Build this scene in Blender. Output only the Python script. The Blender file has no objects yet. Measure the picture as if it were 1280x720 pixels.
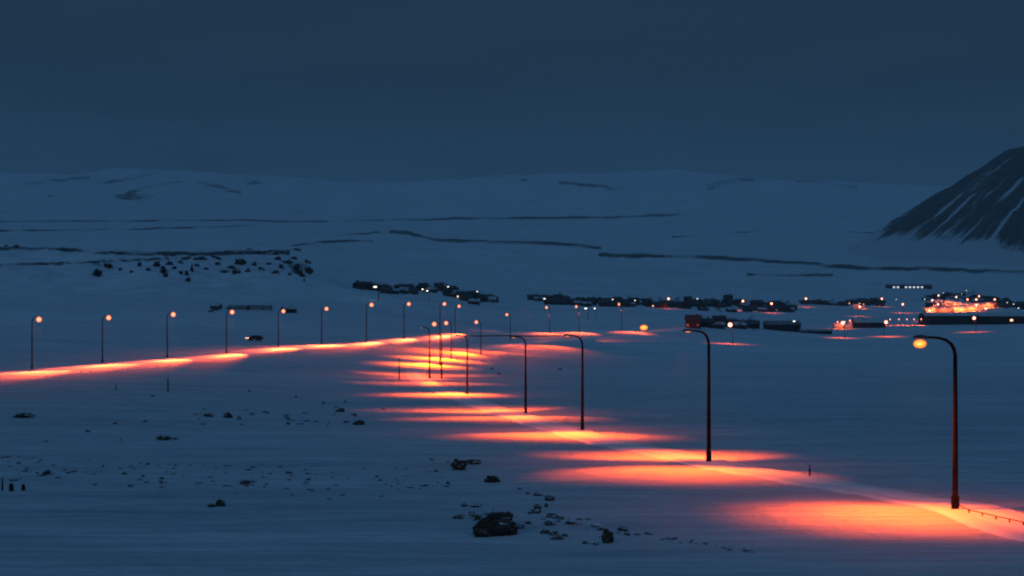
import bpy, bmesh, math, random
import numpy as np
from mathutils import Vector, noise as mnoise
R = math.radians
rng = random.Random(7)
S = bpy.context.scene
COL = S.collection
F = 1956.0          # focal length in units of the 1280-wide picture
HY = 417.0          # height of the level line in that picture
CZ = 10.0           # camera height above the plain

# ------------------------------------------------------------------ render / camera
S.render.engine = 'CYCLES'
S.cycles.use_denoising = True
S.cycles.denoising_prefilter = 'FAST'
S.cycles.max_bounces = 4
S.cycles.diffuse_bounces = 2
S.cycles.glossy_bounces = 2
S.cycles.volume_bounces = 1
S.cycles.transparent_max_bounces = 8
S.cycles.sample_clamp_indirect = 1.0
S.cycles.use_light_tree = True
S.cycles.filter_width = 2.1
S.cycles.caustics_reflective = False
S.cycles.caustics_refractive = False
S.view_settings.view_transform = 'Standard'
S.view_settings.look = 'None'
S.view_settings.exposure = 0
S.view_settings.gamma = 1
cam = bpy.data.cameras.new('camera')
cam.sensor_width = 36
cam.lens = 36 * F / 1280
cam.shift_y = (HY - 360) / 1280
cam.clip_end = 60000
cam.clip_start = 0.5
co = bpy.data.objects.new('camera', cam)
co.location = (0, 0, CZ)
co.rotation_euler = (R(90), 0, 0)
COL.objects.link(co)
S.camera = co

# ------------------------------------------------------------------ numpy noise
_r = np.random.RandomState(3)
_T = _r.rand(256, 256)
def vnoise(x, y):
    xi = np.floor(x).astype(np.int64); yi = np.floor(y).astype(np.int64)
    fx = x - xi; fy = y - yi
    fx = fx*fx*fx*(fx*(fx*6-15)+10); fy = fy*fy*fy*(fy*(fy*6-15)+10)
    a = _T[xi & 255, yi & 255]; b = _T[(xi+1) & 255, yi & 255]
    c = _T[xi & 255, (yi+1) & 255]; d = _T[(xi+1) & 255, (yi+1) & 255]
    return (a*(1-fx)+b*fx)*(1-fy) + (c*(1-fx)+d*fx)*fy - .5
def fbm(x, y, o=4, g=.5):
    s = 0; a = 1.
    for k in range(o):
        s = s + a*vnoise(x*2**k+17.3*k, y*2**k+5.1*k); a *= g
    return s
def sstep(a, b, v):
    t = np.clip((v-a)/(b-a), 0, 1); return t*t*(3-2*t)

# ------------------------------------------------------------------ terrain: surveyed heights of the valley
ZN = [50, 60, 90, 120, 160, 200, 260, 306, 356, 400, 450, 500, 560, 620, 700, 800, 950, 1100, 1300, 1600, 2200, 3000, 4500, 7000, 10000, 13000, 16000]
near = [808, 743, 634, 580, 539, 515, 492, 481]
def colm(*v): return list(v)
PROF = {
 -400: near[:4]+[534, 503, 474, 455, 440, 425, 410, 397, 385, 374, 360, 346, 332, 322, 314, 308, 304, 298, 288, 274, 258, 229, 224],
   40: near[:5]+[506, 479, 462, 445, 432, 419, 408, 397, 386, 371, 356, 338, 324, 315, 311, 306, 298, 288, 273, 255, 224, 219],
  200: near[:5]+[508, 483, 464, 447, 436, 424, 412, 400, 389, 374, 358, 341, 330, 320, 314, 307, 299, 289, 274, 256, 219, 214],
  350: near[:5]+[513, 490, 473, 456, 443, 430, 418, 407, 395, 380, 364, 349, 340, 331, 322, 311, 302, 291, 276, 260, 224, 219],
  460: near[:5]+[515, 492, 480, 467, 453, 438, 421, 410, 400, 390, 381, 373, 370, 364, 356, 336, 319, 299, 280, 262, 234, 229],
  540: near[:6]+[492, 481, 469, 456, 443, 431, 417, 409, 400, 391, 383, 376, 370, 360, 341, 322, 301, 281, 262, 229, 224],
  640: near[:6]+[492, 481, 471, 460, 449, 440, 431, 421, 411, 403, 395, 389, 381, 372, 352, 331, 307, 283, 262, 222, 217],
  740: near[:6]+[492, 482, 473, 466, 458, 450, 441, 433, 423, 412, 402, 394, 385, 375, 355, 335, 310, 285, 263, 231, 226],
  860: near[:6]+[492, 482, 474, 467, 459, 452, 445, 439, 433, 424, 408, 400, 391, 381, 362, 341, 314, 287, 264, 237, 232],
 1000: near[:6]+[492, 482, 474, 467, 459, 453, 446, 441, 436, 430, 421, 412, 401, 389, 370, 350, 320, 290, 265, 227, 222],
 1150: near[:6]+[492, 482, 474, 467, 459, 453, 446, 441, 436, 430, 421, 412, 403, 393, 373, 354, 325, 292, 266, 235, 230],
 1280: near[:6]+[492, 482, 474, 467, 459, 453, 446, 441, 436, 430, 421, 412, 403, 393, 374, 356, 327, 294, 267, 239, 234],
 1700: near[:6]+[492, 482, 474, 467, 459, 453, 446, 441, 436, 430, 421, 412, 403, 393, 374, 356, 327, 294, 267, 239, 234],
}
PX = sorted(PROF)
for p in PX: assert len(PROF[p]) == len(ZN), (p, len(PROF[p]))
_lz = np.linspace(math.log(50), math.log(16000), 420)
_tt = np.linspace(-.70, .70, 420)
def _build():
    rows = np.array([np.interp(_lz, np.log(ZN), PROF[p]) for p in PX])          # px, lz
    g = np.array([np.interp(_tt, [(p-640)/F for p in PX], rows[:, j]) for j in range(len(_lz))]).T   # t, lz
    def blur(a, ax, n):
        k = np.exp(-np.linspace(-2, 2, 2*n+1)**2); k /= k.sum()
        pad = [(0, 0), (0, 0)]; pad[ax] = (n, n)
        b = np.pad(a, pad, mode='edge'); o = np.zeros_like(a)
        for i, w in enumerate(k):
            sl = [slice(None), slice(None)]; sl[ax] = slice(i, i+a.shape[ax]); o += w*b[tuple(sl)]
        return o
    H = (HY - g) * np.exp(_lz)[None, :] / F
    H = blur(blur(H, 0, 14), 1, 5)
    return H
_H = _build()
def ground(x, y):
    """height of the snow at world x, y (arrays)"""
    x = np.asarray(x, float); y = np.asarray(y, float)
    yy = np.maximum(y, 55.)
    t = np.clip(x/yy, -.699, .699); l = np.clip(np.log(yy), _lz[0], _lz[-1]-1e-6)
    fi = (t-_tt[0])/(_tt[1]-_tt[0]); fj = (l-_lz[0])/(_lz[1]-_lz[0])
    i = np.clip(fi.astype(int), 0, len(_tt)-2); j = np.clip(fj.astype(int), 0, len(_lz)-2)
    u = fi-i; v = fj-j
    h = (_H[i, j]*(1-u)+_H[i+1, j]*u)*(1-v) + (_H[i, j+1]*(1-u)+_H[i+1, j+1]*u)*v
    # undulation
    h = h + .30*fbm(x/34., y/26., 3)*sstep(40, 90, y)*(1-.8*sstep(180, 330, y)) 
    h = h + .15*fbm(x/9., y/4., 4)*(1-sstep(140, 400, y))
    h = h + sstep(500, 1100, y)*(1-sstep(2500, 5000, y))*2.2*fbm(x/120., y/160., 4)
    kn = np.exp(-((x/yy+.235)/.13)**2)*sstep(650, 850, y)*(1-sstep(1200, 1500, y))
    h = h + kn*14*fbm(x/45.+3, y/70., 4)
    h = h + sstep(6000, 9000, y)*(1-sstep(15000, 16000, y))*260*(fbm(x/1900.+8.3, y/3000.+1.2, 5, .52))
    h = h + sstep(1600, 4000, y)*(1-sstep(6500, 8500, y))*16*fbm(x/500., y/260., 3)
    # the knoll under the camera
    hk = -1.75 - .158*np.maximum(y, 0) - .0004*x*x
    h = np.where(y < 90, np.maximum(h, hk) , h)
    return h + CZ
def gz(x, y): return float(ground(np.array([x]), np.array([y]))[0])
_zs = np.exp(np.linspace(math.log(60), math.log(15500), 2600))
def at(px, py, lift=0.):
    """ground point seen at picture position px, py (lift: metres above the ground that should appear at py)"""
    x = (px-640)/F*_zs
    g = ground(x, _zs) + lift
    sy = HY - (g-CZ)/_zs*F
    k = np.nonzero(sy <= py)[0]
    k = k[0] if len(k) else len(_zs)-1
    return float(x[k]), float(_zs[k]), float(g[k]-lift)

# ------------------------------------------------------------------ material helpers
def newmat(name):
    m = bpy.data.materials.new(name); m.use_nodes = True
    return m, m.node_tree, m.node_tree.nodes, m.node_tree.links, m.node_tree.nodes['Principled BSDF']
def setspec(b, v):
    b.inputs['Specular IOR Level'].default_value = v
def simple(name, c1, c2=None, scale=3., rough=.8, bump=0., snow=0., metal=0.):
    m, nt, N, L, b = newmat(name)
    tc = N.new('ShaderNodeTexCoord')
    n = N.new('ShaderNodeTexNoise'); n.inputs['Scale'].default_value = scale; n.inputs['Detail'].default_value = 5
    L.new(tc.outputs['Object'], n.inputs['Vector'])
    r = N.new('ShaderNodeValToRGB'); r.color_ramp.elements[0].position = .35; r.color_ramp.elements[1].position = .68
    r.color_ramp.elements[0].color = (*c1, 1); r.color_ramp.elements[1].color = (*(c2 or c1), 1)
    L.new(n.outputs['Fac'], r.inputs[0]); out = r.outputs[0]
    if snow > 0:
        g = N.new('ShaderNodeNewGeometry'); s = N.new('ShaderNodeSeparateXYZ'); L.new(g.outputs['Normal'], s.inputs[0])
        n2 = N.new('ShaderNodeTexNoise'); n2.inputs['Scale'].default_value = scale*1.7; n2.inputs['Detail'].default_value = 6
        L.new(tc.outputs['Object'], n2.inputs['Vector'])
        a = N.new('ShaderNodeMath'); a.operation = 'MULTIPLY_ADD'; a.inputs[1].default_value = 1.1; L.new(n2.outputs['Fac'], a.inputs[0]); L.new(s.outputs['Z'], a.inputs[2])
        r2 = N.new('ShaderNodeValToRGB'); r2.color_ramp.elements[0].position = 1.52-snow; r2.color_ramp.elements[1].position = min(1., 1.60-snow)
        dv = N.new('ShaderNodeMath'); dv.operation = 'MULTIPLY'; dv.inputs[1].default_value = .6
        L.new(a.outputs[0], dv.inputs[0])
        r2.color_ramp.elements[0].position = max(0, (1.52-snow)*.6); r2.color_ramp.elements[1].position = (1.62-snow)*.6
        L.new(dv.outputs[0], r2.inputs[0])
        mx = N.new('ShaderNodeMix'); mx.data_type = 'RGBA'; L.new(r2.outputs[0], mx.inputs[0]); L.new(out, mx.inputs[6]); mx.inputs[7].default_value = (.78, .80, .84, 1)
        out = mx.outputs[2]
    L.new(out, b.inputs['Base Color']); b.inputs['Roughness'].default_value = rough; b.inputs['Metallic'].default_value = metal
    setspec(b, .25)
    if bump:
        bp = N.new('ShaderNodeBump'); bp.inputs['Strength'].default_value = bump; bp.inputs['Distance'].default_value = .1
        L.new(n.outputs['Fac'], bp.inputs['Height']); L.new(bp.outputs[0], b.inputs['Normal'])
    return m
def glow(name, c, s):
    m, nt, N, L, b = newmat(name)
    e = N.new('ShaderNodeEmission'); e.inputs[0].default_value = (*c, 1); e.inputs[1].default_value = s
    L.new(e.outputs[0], N['Material Output'].inputs[0]); N.remove(b)
    m.cycles.emission_sampling = 'NONE'
    return m
def globe(name, core, edge, sc, se, p=1.6):  # redder rim painted into the emission stands in for the lamp's halo
    m, nt, N, L, b = newmat(name)
    lw = N.new('ShaderNodeLayerWeight'); lw.inputs[0].default_value = .5
    f = N.new('ShaderNodeMath'); f.operation = 'POWER'; L.new(lw.outputs['Facing'], f.inputs[0]); f.inputs[1].default_value = p
    e = N.new('ShaderNodeEmission'); e.inputs[0].default_value = (*core, 1); e.inputs[1].default_value = sc
    e2 = N.new('ShaderNodeEmission'); e2.inputs[0].default_value = (*edge, 1); e2.inputs[1].default_value = se
    mx = N.new('ShaderNodeMixShader'); L.new(f.outputs[0], mx.inputs[0]); L.new(e.outputs[0], mx.inputs[1]); L.new(e2.outputs[0], mx.inputs[2])
    L.new(mx.outputs[0], N['Material Output'].inputs[0]); N.remove(b); m.cycles.emission_sampling = 'NONE'
    return m
M = {}
M['pole'] = simple('galvanised_steel', (.007, .007, .008), (.014, .013, .013), 6, .95)
setspec(M['pole'].node_tree.nodes['Principled BSDF'], .04)
M['housing'] = simple('lantern_housing', (.06, .06, .06), (.09, .09, .09), 8, .5)
M['rock'] = simple('dark_rock', (.035, .028, .024), (.14, .10, .075), 2.6, .9, .8, snow=.28)
M['boulder'] = simple('brown_boulder', (.030, .022, .018), (.12, .08, .055), 2.2, .9, .8, snow=.05)
M['rockfar'] = simple('far_dark_rock', (.012, .012, .013), (.035, .032, .03), 1.5, .9, .8, snow=.12)
M['tuft'] = simple('dry_heather', (.02, .014, .01), (.06, .04, .025), 9, .95)
M['wall_dark'] = simple('dark_house_wall', (.03, .022, .022), (.06, .045, .04), 2, .85)
M['wall_red'] = simple('dark_red_house_wall', (.05, .02, .016), (.08, .03, .025), 2, .85)
M['wall_pale'] = simple('pale_house_wall', (.32, .32, .34), (.42, .42, .42), 2, .85)
M['roof_dark'] = simple('dark_roof', (.02, .02, .022), (.045, .042, .045), 2, .8, snow=.02)
M['roof_snow'] = simple('snowy_roof', (.3, .33, .36), (.75, .78, .8), .7, .8)
M['crown'] = simple('bare_birch_twigs', (.008, .008, .01), (.025, .022, .02), 3, .95)
M['bark'] = simple('bark', (.02, .018, .016), (.04, .035, .03), 6, .95)
M['glass'] = simple('dark_window_glass', (.01, .012, .016), (.02, .02, .03), 2, .15)
M['barrier'] = simple('weathered_barrier', (.05, .055, .06), (.10, .10, .10), 1.5, .9, snow=.3)
M['post'] = simple('weathered_post', (.012, .012, .012), (.03, .028, .025), 5, .9)
M['car'] = simple('dark_car_paint', (.02, .025, .035), (.03, .035, .045), 3, .35)
M['rubber'] = simple('tyre_rubber', (.01, .01, .01), (.02, .02, .02), 8, .9)
SOD = (1., .092, .002)
SODL = (1., .10, .022)
SODV = (1., .13, .02)
M['bulb'] = globe('sodium_lens', (1., .30, .05), (1., .05, .008), 3.8, .45, .42)
M['bulb_flat'] = glow('flat_sodium_lens', (1., .30, .06), 2.)
M['bulb_far'] = globe('distant_sodium_lens', (1., .30, .16), (1., .06, .03), 3.6, .5, .42)
M['bulb_village'] = globe('village_lamp_lens', (1., .36, .22), (1., .10, .04), 7, 2., .8)
M['bulb_dull'] = glow('faint_lamp_lens', (.75, .72, .62), 3.5)
M['lit_window'] = glow('lit_window_glass', (1., .55, .3), 2.2)
M['lit_white'] = glow('white_lit_window_glass', (.62, .75, .85), 1.3)
M['lit_orange'] = glow('orange_lit_window_glass', (1., .40, .09), 2.6)
M['head_light'] = glow('headlight_glass', (1., .5, .35), 7)
M['tail_light'] = glow('tail_light_glass', (1., .08, .05), 8)

# snow ground
def snow_mat():
    m, nt, N, L, b = newmat('snow_ground')
    tc = N.new('ShaderNodeTexCoord')
    at_ = N.new('ShaderNodeAttribute'); at_.attribute_name = 'bare'
    def mapn(sc, scale, det, rough=.55):
        mp = N.new('ShaderNodeMapping'); mp.inputs['Scale'].default_value = sc; L.new(tc.outputs['Object'], mp.inputs[0])
        n = N.new('ShaderNodeTexNoise'); n.inputs['Scale'].default_value = scale; n.inputs['Detail'].default_value = det; n.inputs['Roughness'].default_value = rough
        L.new(mp.outputs[0], n.inputs['Vector']); return n.outputs['Fac']
    def math_(op, a, bb, c=None):
        q = N.new('ShaderNodeMath'); q.operation = op
        for i, v in enumerate((a, bb, c)):
            if v is None: continue
            if isinstance(v, (int, float)): q.inputs[i].default_value = v
            else: L.new(v, q.inputs[i])
        return q.outputs[0]
    fine = mapn((1, .45, 1), .9, 7, .65)       # metre-sized breaks in the cover
    mid = mapn((1, .5, 1), .09, 6, .6)
    big = mapn((.35, 1, 1), .012, 6, .55)
    geo = N.new('ShaderNodeNewGeometry')
    sep = N.new('ShaderNodeSeparateXYZ'); L.new(geo.outputs['Position'], sep.inputs[0])
    far = N.new('ShaderNodeMapRange'); far.inputs[1].default_value = 1300; far.inputs[2].default_value = 2400; L.new(sep.outputs['Y'], far.inputs[0])
    vfar = N.new('ShaderNodeMapRange'); vfar.inputs[1].default_value = 2500; vfar.inputs[2].default_value = 6000; L.new(sep.outputs['Y'], vfar.inputs[0])
    mixf = N.new('ShaderNodeMix'); L.new(far.outputs[0], mixf.inputs[0]); L.new(fine, mixf.inputs[2]); L.new(mid, mixf.inputs[3])
    mixg = N.new('ShaderNodeMix'); L.new(vfar.outputs[0], mixg.inputs[0]); L.new(mixf.outputs[0], mixg.inputs[2]); L.new(big, mixg.inputs[3])
    d = math_('ADD', mixg.outputs[0], at_.outputs['Fac'])
    rr = N.new('ShaderNodeMapRange'); rr.inputs[1].default_value = 1.0; rr.inputs[2].default_value = 1.22; L.new(d, rr.inputs[0])
    # snow colour: wind-packed and softer patches
    wind = mapn((.16, 1, 1), .2, 8, .68)
    wr = N.new('ShaderNodeValToRGB'); wr.color_ramp.elements[0].position = .3; wr.color_ramp.elements[1].position = .7
    wr.color_ramp.elements[0].color = (.56, .58, .62, 1); wr.color_ramp.elements[1].color = (.82, .83, .85, 1)
    L.new(wind, wr.inputs[0])
    br = N.new('ShaderNodeValToRGB'); br.color_ramp.elements[0].position = .3; br.color_ramp.elements[1].position = .7
    br.color_ramp.elements[0].color = (.80, .82, .84, 1); br.color_ramp.elements[1].color = (1, 1, 1, 1)
    L.new(big, br.inputs[0])
    mu = N.new('ShaderNodeMix'); mu.data_type = 'RGBA'; mu.blend_type = 'MULTIPLY'; mu.inputs[0].default_value = 1
    L.new(wr.outputs[0], mu.inputs[6]); L.new(br.outputs[0], mu.inputs[7])
    fs = mapn((.09, 1, 1), 1.1, 7, .7)
    fr = N.new('ShaderNodeMapRange'); fr.inputs[1].default_value = .3; fr.inputs[2].default_value = .62; fr.inputs[3].default_value = .70; fr.inputs[4].default_value = 1.0; L.new(fs, fr.inputs[0])
    fd = N.new('ShaderNodeMapRange'); fd.inputs[1].default_value = 250; fd.inputs[2].default_value = 700; fd.inputs[3].default_value = 1; fd.inputs[4].default_value = 0; L.new(sep.outputs['Y'], fd.inputs[0])
    mu2 = N.new('ShaderNodeMix'); mu2.data_type = 'RGBA'; mu2.blend_type = 'MULTIPLY'; L.new(fd.outputs[0], mu2.inputs[0]); L.new(mu.outputs[2], mu2.inputs[6]); L.new(fr.outputs[0], mu2.inputs[7]); mu = mu2
    mx = N.new('ShaderNodeMix'); mx.data_type = 'RGBA'; L.new(rr.outputs[0], mx.inputs[0]); L.new(mu.outputs[2], mx.inputs[6]); mx.inputs[7].default_value = (.035, .03, .028, 1)
    L.new(mx.outputs[2], b.inputs['Base Color']); b.inputs['Roughness'].default_value = .75; setspec(b, .2)
    bn = mapn((.28, 1, 1), .6, 7, .66)
    bp = N.new('ShaderNodeBump'); bp.inputs['Strength'].default_value = 1.; bp.inputs['Distance'].default_value = .7
    L.new(bn, bp.inputs['Height']); L.new(fd.outputs[0], bp.inputs['Strength'])
    bp2 = N.new('ShaderNodeBump'); bp2.inputs['Strength'].default_value = .5; bp2.inputs['Distance'].default_value = 3.
    L.new(mid, bp2.inputs['Height']); L.new(bp.outputs[0], bp2.inputs['Normal'])
    L.new(bp2.outputs[0], b.inputs['Normal'])
    return m
M['snow'] = snow_mat()

def tag(o, label=None, cat=None, group=None, kind=None):
    if label: o['label'] = label
    if cat: o['category'] = cat
    if group: o['group'] = group
    if kind: o['kind'] = kind
    return o
def link(name, me, mat=None, parent=None):
    if mat is not None and not me.materials: me.materials.append(mat)
    o = bpy.data.objects.new(name, me); COL.objects.link(o)
    if parent: o.parent = parent
    return o
def empty(name, loc, rz=0, sc=1.):
    o = bpy.data.objects.new(name, None); COL.objects.link(o); o.location = loc; o.rotation_euler = (0, 0, rz)
    o.empty_display_size = .3
    return o
def copy_tree(o, parent=None):
    c = o.copy(); COL.objects.link(c)
    if parent: c.parent = parent
    for ch in [q for q in o.children]: copy_tree(ch, c)
    return c
def grid_mesh(name, V, ni, nj, attr=None, smooth=True):
    idx = np.arange(ni*nj).reshape(ni, nj)
    q = np.stack([idx[:-1, :-1], idx[:-1, 1:], idx[1:, 1:], idx[1:, :-1]], -1).reshape(-1)
    nf = (ni-1)*(nj-1)
    me = bpy.data.meshes.new(name)
    me.vertices.add(ni*nj); me.vertices.foreach_set('co', V.astype(np.float32).ravel())
    me.loops.add(nf*4); me.loops.foreach_set('vertex_index', q.astype(np.int32))
    me.polygons.add(nf); me.polygons.foreach_set('loop_start', np.arange(0, nf*4, 4, dtype=np.int32))
    me.polygons.foreach_set('use_smooth', np.ones(nf, bool))
    me.update()
    for k, a in (attr or {}).items():
        at_ = me.attributes.new(k, 'FLOAT', 'POINT'); at_.data.foreach_set('value', a.astype(np.float32).ravel())
    me.validate()
    return me

# ------------------------------------------------------------------ bare ground marks (rock, scrub, river banks) as a map over the terrain
LINES = [  # (points, half thickness, strength)
 ([(-60, 277), (90, 276.5), (200, 276), (300, 275), (345, 277), (480, 275)], 1.0, .50),
 ([(-60, 289), (150, 287), (250, 284), (325, 282)], 1.0, .50),
 ([(490, 275), (600, 272.5), (760, 272), (850, 268)], 1.3, .58),
 ([(-60, 311), (60, 311), (130, 316), (240, 317), (360, 315)], 2.0, .56),
 ([(-60, 333), (90, 329), (140, 326), (220, 323)], 1.5, .50),
 ([(365, 308), (400, 302), (465, 301)], 1.3, .55), ([(420, 295), (475, 290)], 1., .46),
 ([(488, 290), (510, 291), (545, 300), (600, 302), (680, 303), (750, 310)], 1.7, .56),
 ([(750, 319), (880, 321), (960, 326), (1060, 334), (1280, 340)], 2.0, .56),
 ([(935, 343), (990, 345), (1040, 343)], 1.6, .46), ([(1060, 290), (1120, 291)], .9, .5),
 ([(840, 296), (870, 295)], .9, .46), ([(920, 290), (960, 290)], .9, .46), ([(1080, 355), (1280, 344)], 1.4, .40),
 ([(115, 231), (150, 225), (195, 216)], 2.2, .42), ([(30, 229), (70, 226), (110, 221)], 2.2, .40), ([(250, 228), (275, 233), (300, 241)], 2.0, .46),
 ([(700, 228), (780, 236)], 1.8, .48), ([(160, 240), (185, 233), (230, 226)], 1.8, .46), ([(60, 246), (100, 240)], 1.4, .42), ([(560, 224), (600, 221), (640, 222)], 1.2, .42), ([(980, 224), (1030, 228), (1070, 236)], 1.6, .44), ([(880, 232), (930, 222)], 1.6, .44), ([(885, 236), (905, 230), (950, 223)], 1.8, .42),
 ([(0, 526), (20, 519), (38, 519)], 2., .42), ([(80, 646), (136, 643)], 1.2, .42), ([(0, 562), (40, 564)], 1.6, .40),
 ([(250, 513), (350, 519), (450, 520)], 3, .40), ([(30, 585), (160, 583), (420, 600)], 9., .36), ([(180, 572), (360, 585)], 9., .33),
 ([(560, 632), (640, 650), (780, 662), (940, 690)], 7., .37), ([(820, 670), (935, 689)], 1.0, .40), ([(470, 590), (560, 610)], 7, .35),
]
BLOBS = [(125, 340, 7, 4, .55), (136, 333, 6, 3, .5), (175, 332, 6, 3, .5), (205, 340, 10, 6, .52), (200, 332, 16, 3, .5), (235, 350, 5, 7, .5), (290, 338, 15, 5, .54),
 (300, 328, 12, 4, .5), (335, 317, 34, 4, .50), (372, 334, 17, 8, .62), (350, 338, 6, 5, .55), (262, 318, 34, 4, .5), (225, 325, 30, 6, .42), (30, 305, 60, 3, .4), (300, 322, 60, 8, .40),
 (165, 246, 26, 5, .40), (318, 228, 12, 3, .42), (655, 225, 10, 2, .42), (935, 225, 12, 3, .42), (1065, 232, 10, 2, .42), (1000, 226, 8, 2, .36),
 (95, 521, 6, 2, .45), (82, 500, 7, 1.6, .4), (210, 549, 14, 2.5, .42), (262, 521, 7, 3, .4), (440, 530, 18, 5, .45), (425, 515, 12, 3, .4),
 (272, 632, 10, 4, .4), (585, 580, 18, 7, .4), (640, 655, 60, 14, .32), (730, 665, 60, 12, .34), (60, 592, 16, 4, .45), (305, 603, 20, 7, .36), (400, 615, 22, 5, .3)]
def bare_map(x, y, z):
    yy = np.maximum(y, 40.)
    sx = 640 + x/yy*F; sy = HY - (z-CZ)/yy*F
    out = np.zeros_like(x)
    vis = (sx > -120) & (sx < 1400) & (y > 55)
    X = sx[vis]; Y = sy[vis]; b = np.full(X.shape, 0.)
    wob = 1.2*vnoise(X/23., X*0+3.)+.8*vnoise(X/7., X*0+9.)
    for pts, th, s in LINES:
        dmin = np.full(X.shape, 1e9)
        for (x0, y0), (x1, y1) in zip(pts, pts[1:]):
            L2 = (x1-x0)**2+(y1-y0)**2
            t = np.clip(((X-x0)*(x1-x0)+(Y-y0)*(y1-y0))/L2, 0, 1)
            dmin = np.minimum(dmin, np.hypot(X-x0-t*(x1-x0), Y+wob*min(1, th/2)-y0-t*(y1-y0)))
        s2 = s+(.20 if pts[0][1] < 250 else .20) if pts[0][1] < 350 else s
        b = np.maximum(b, s2*(1+.5*vnoise(X/21.+th, Y/4.))*np.exp(-(dmin/(th*1.9))**3))
    for cx, cy, rx, ry, s in BLOBS:
        r = np.hypot((X-cx)/rx, (Y-cy)/ry)
        b = np.maximum(b, (s+(.28 if cy < 300 else 0))*(1+.5*vnoise(X/6., Y/2.5))*np.exp(-(r/1.3)**3))
    kn = np.exp(-((X-220)/200)**2-((Y-327)/20)**2)*.34
    out[vis] = np.maximum(b, kn)
    return out

# ------------------------------------------------------------------ terrain mesh
dep = list(np.linspace(-150, 50, 60)) 
z = 50.
while z < 16500:
    dep.append(z); z += max(.42, min(z*z/19560*.8, z*.0085)) if z < 120 else z*.0085 if z > 260 else z*.0065
dep = np.array(dep)
s_in = np.linspace(-.37, .37, 760)
e = np.geomspace(.0012, 1.4, 90)
s_all = np.concatenate([-(.37+e)[::-1], s_in, .37+e])
D, Sx = np.meshgrid(dep, s_all, indexing='ij')
X = Sx*(np.maximum(D, 0)+34)
Zt = ground(X, D)
bare = bare_map(X, D, Zt)
V = np.stack([X, D, Zt], -1).reshape(-1, 3)
g = link('ground', grid_mesh('ground', V, len(dep), len(s_all), {'bare': bare}), M['snow'])
tag(g, 'blue-grey snow field of the valley in deep dusk', 'ground', kind='structure')

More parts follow.
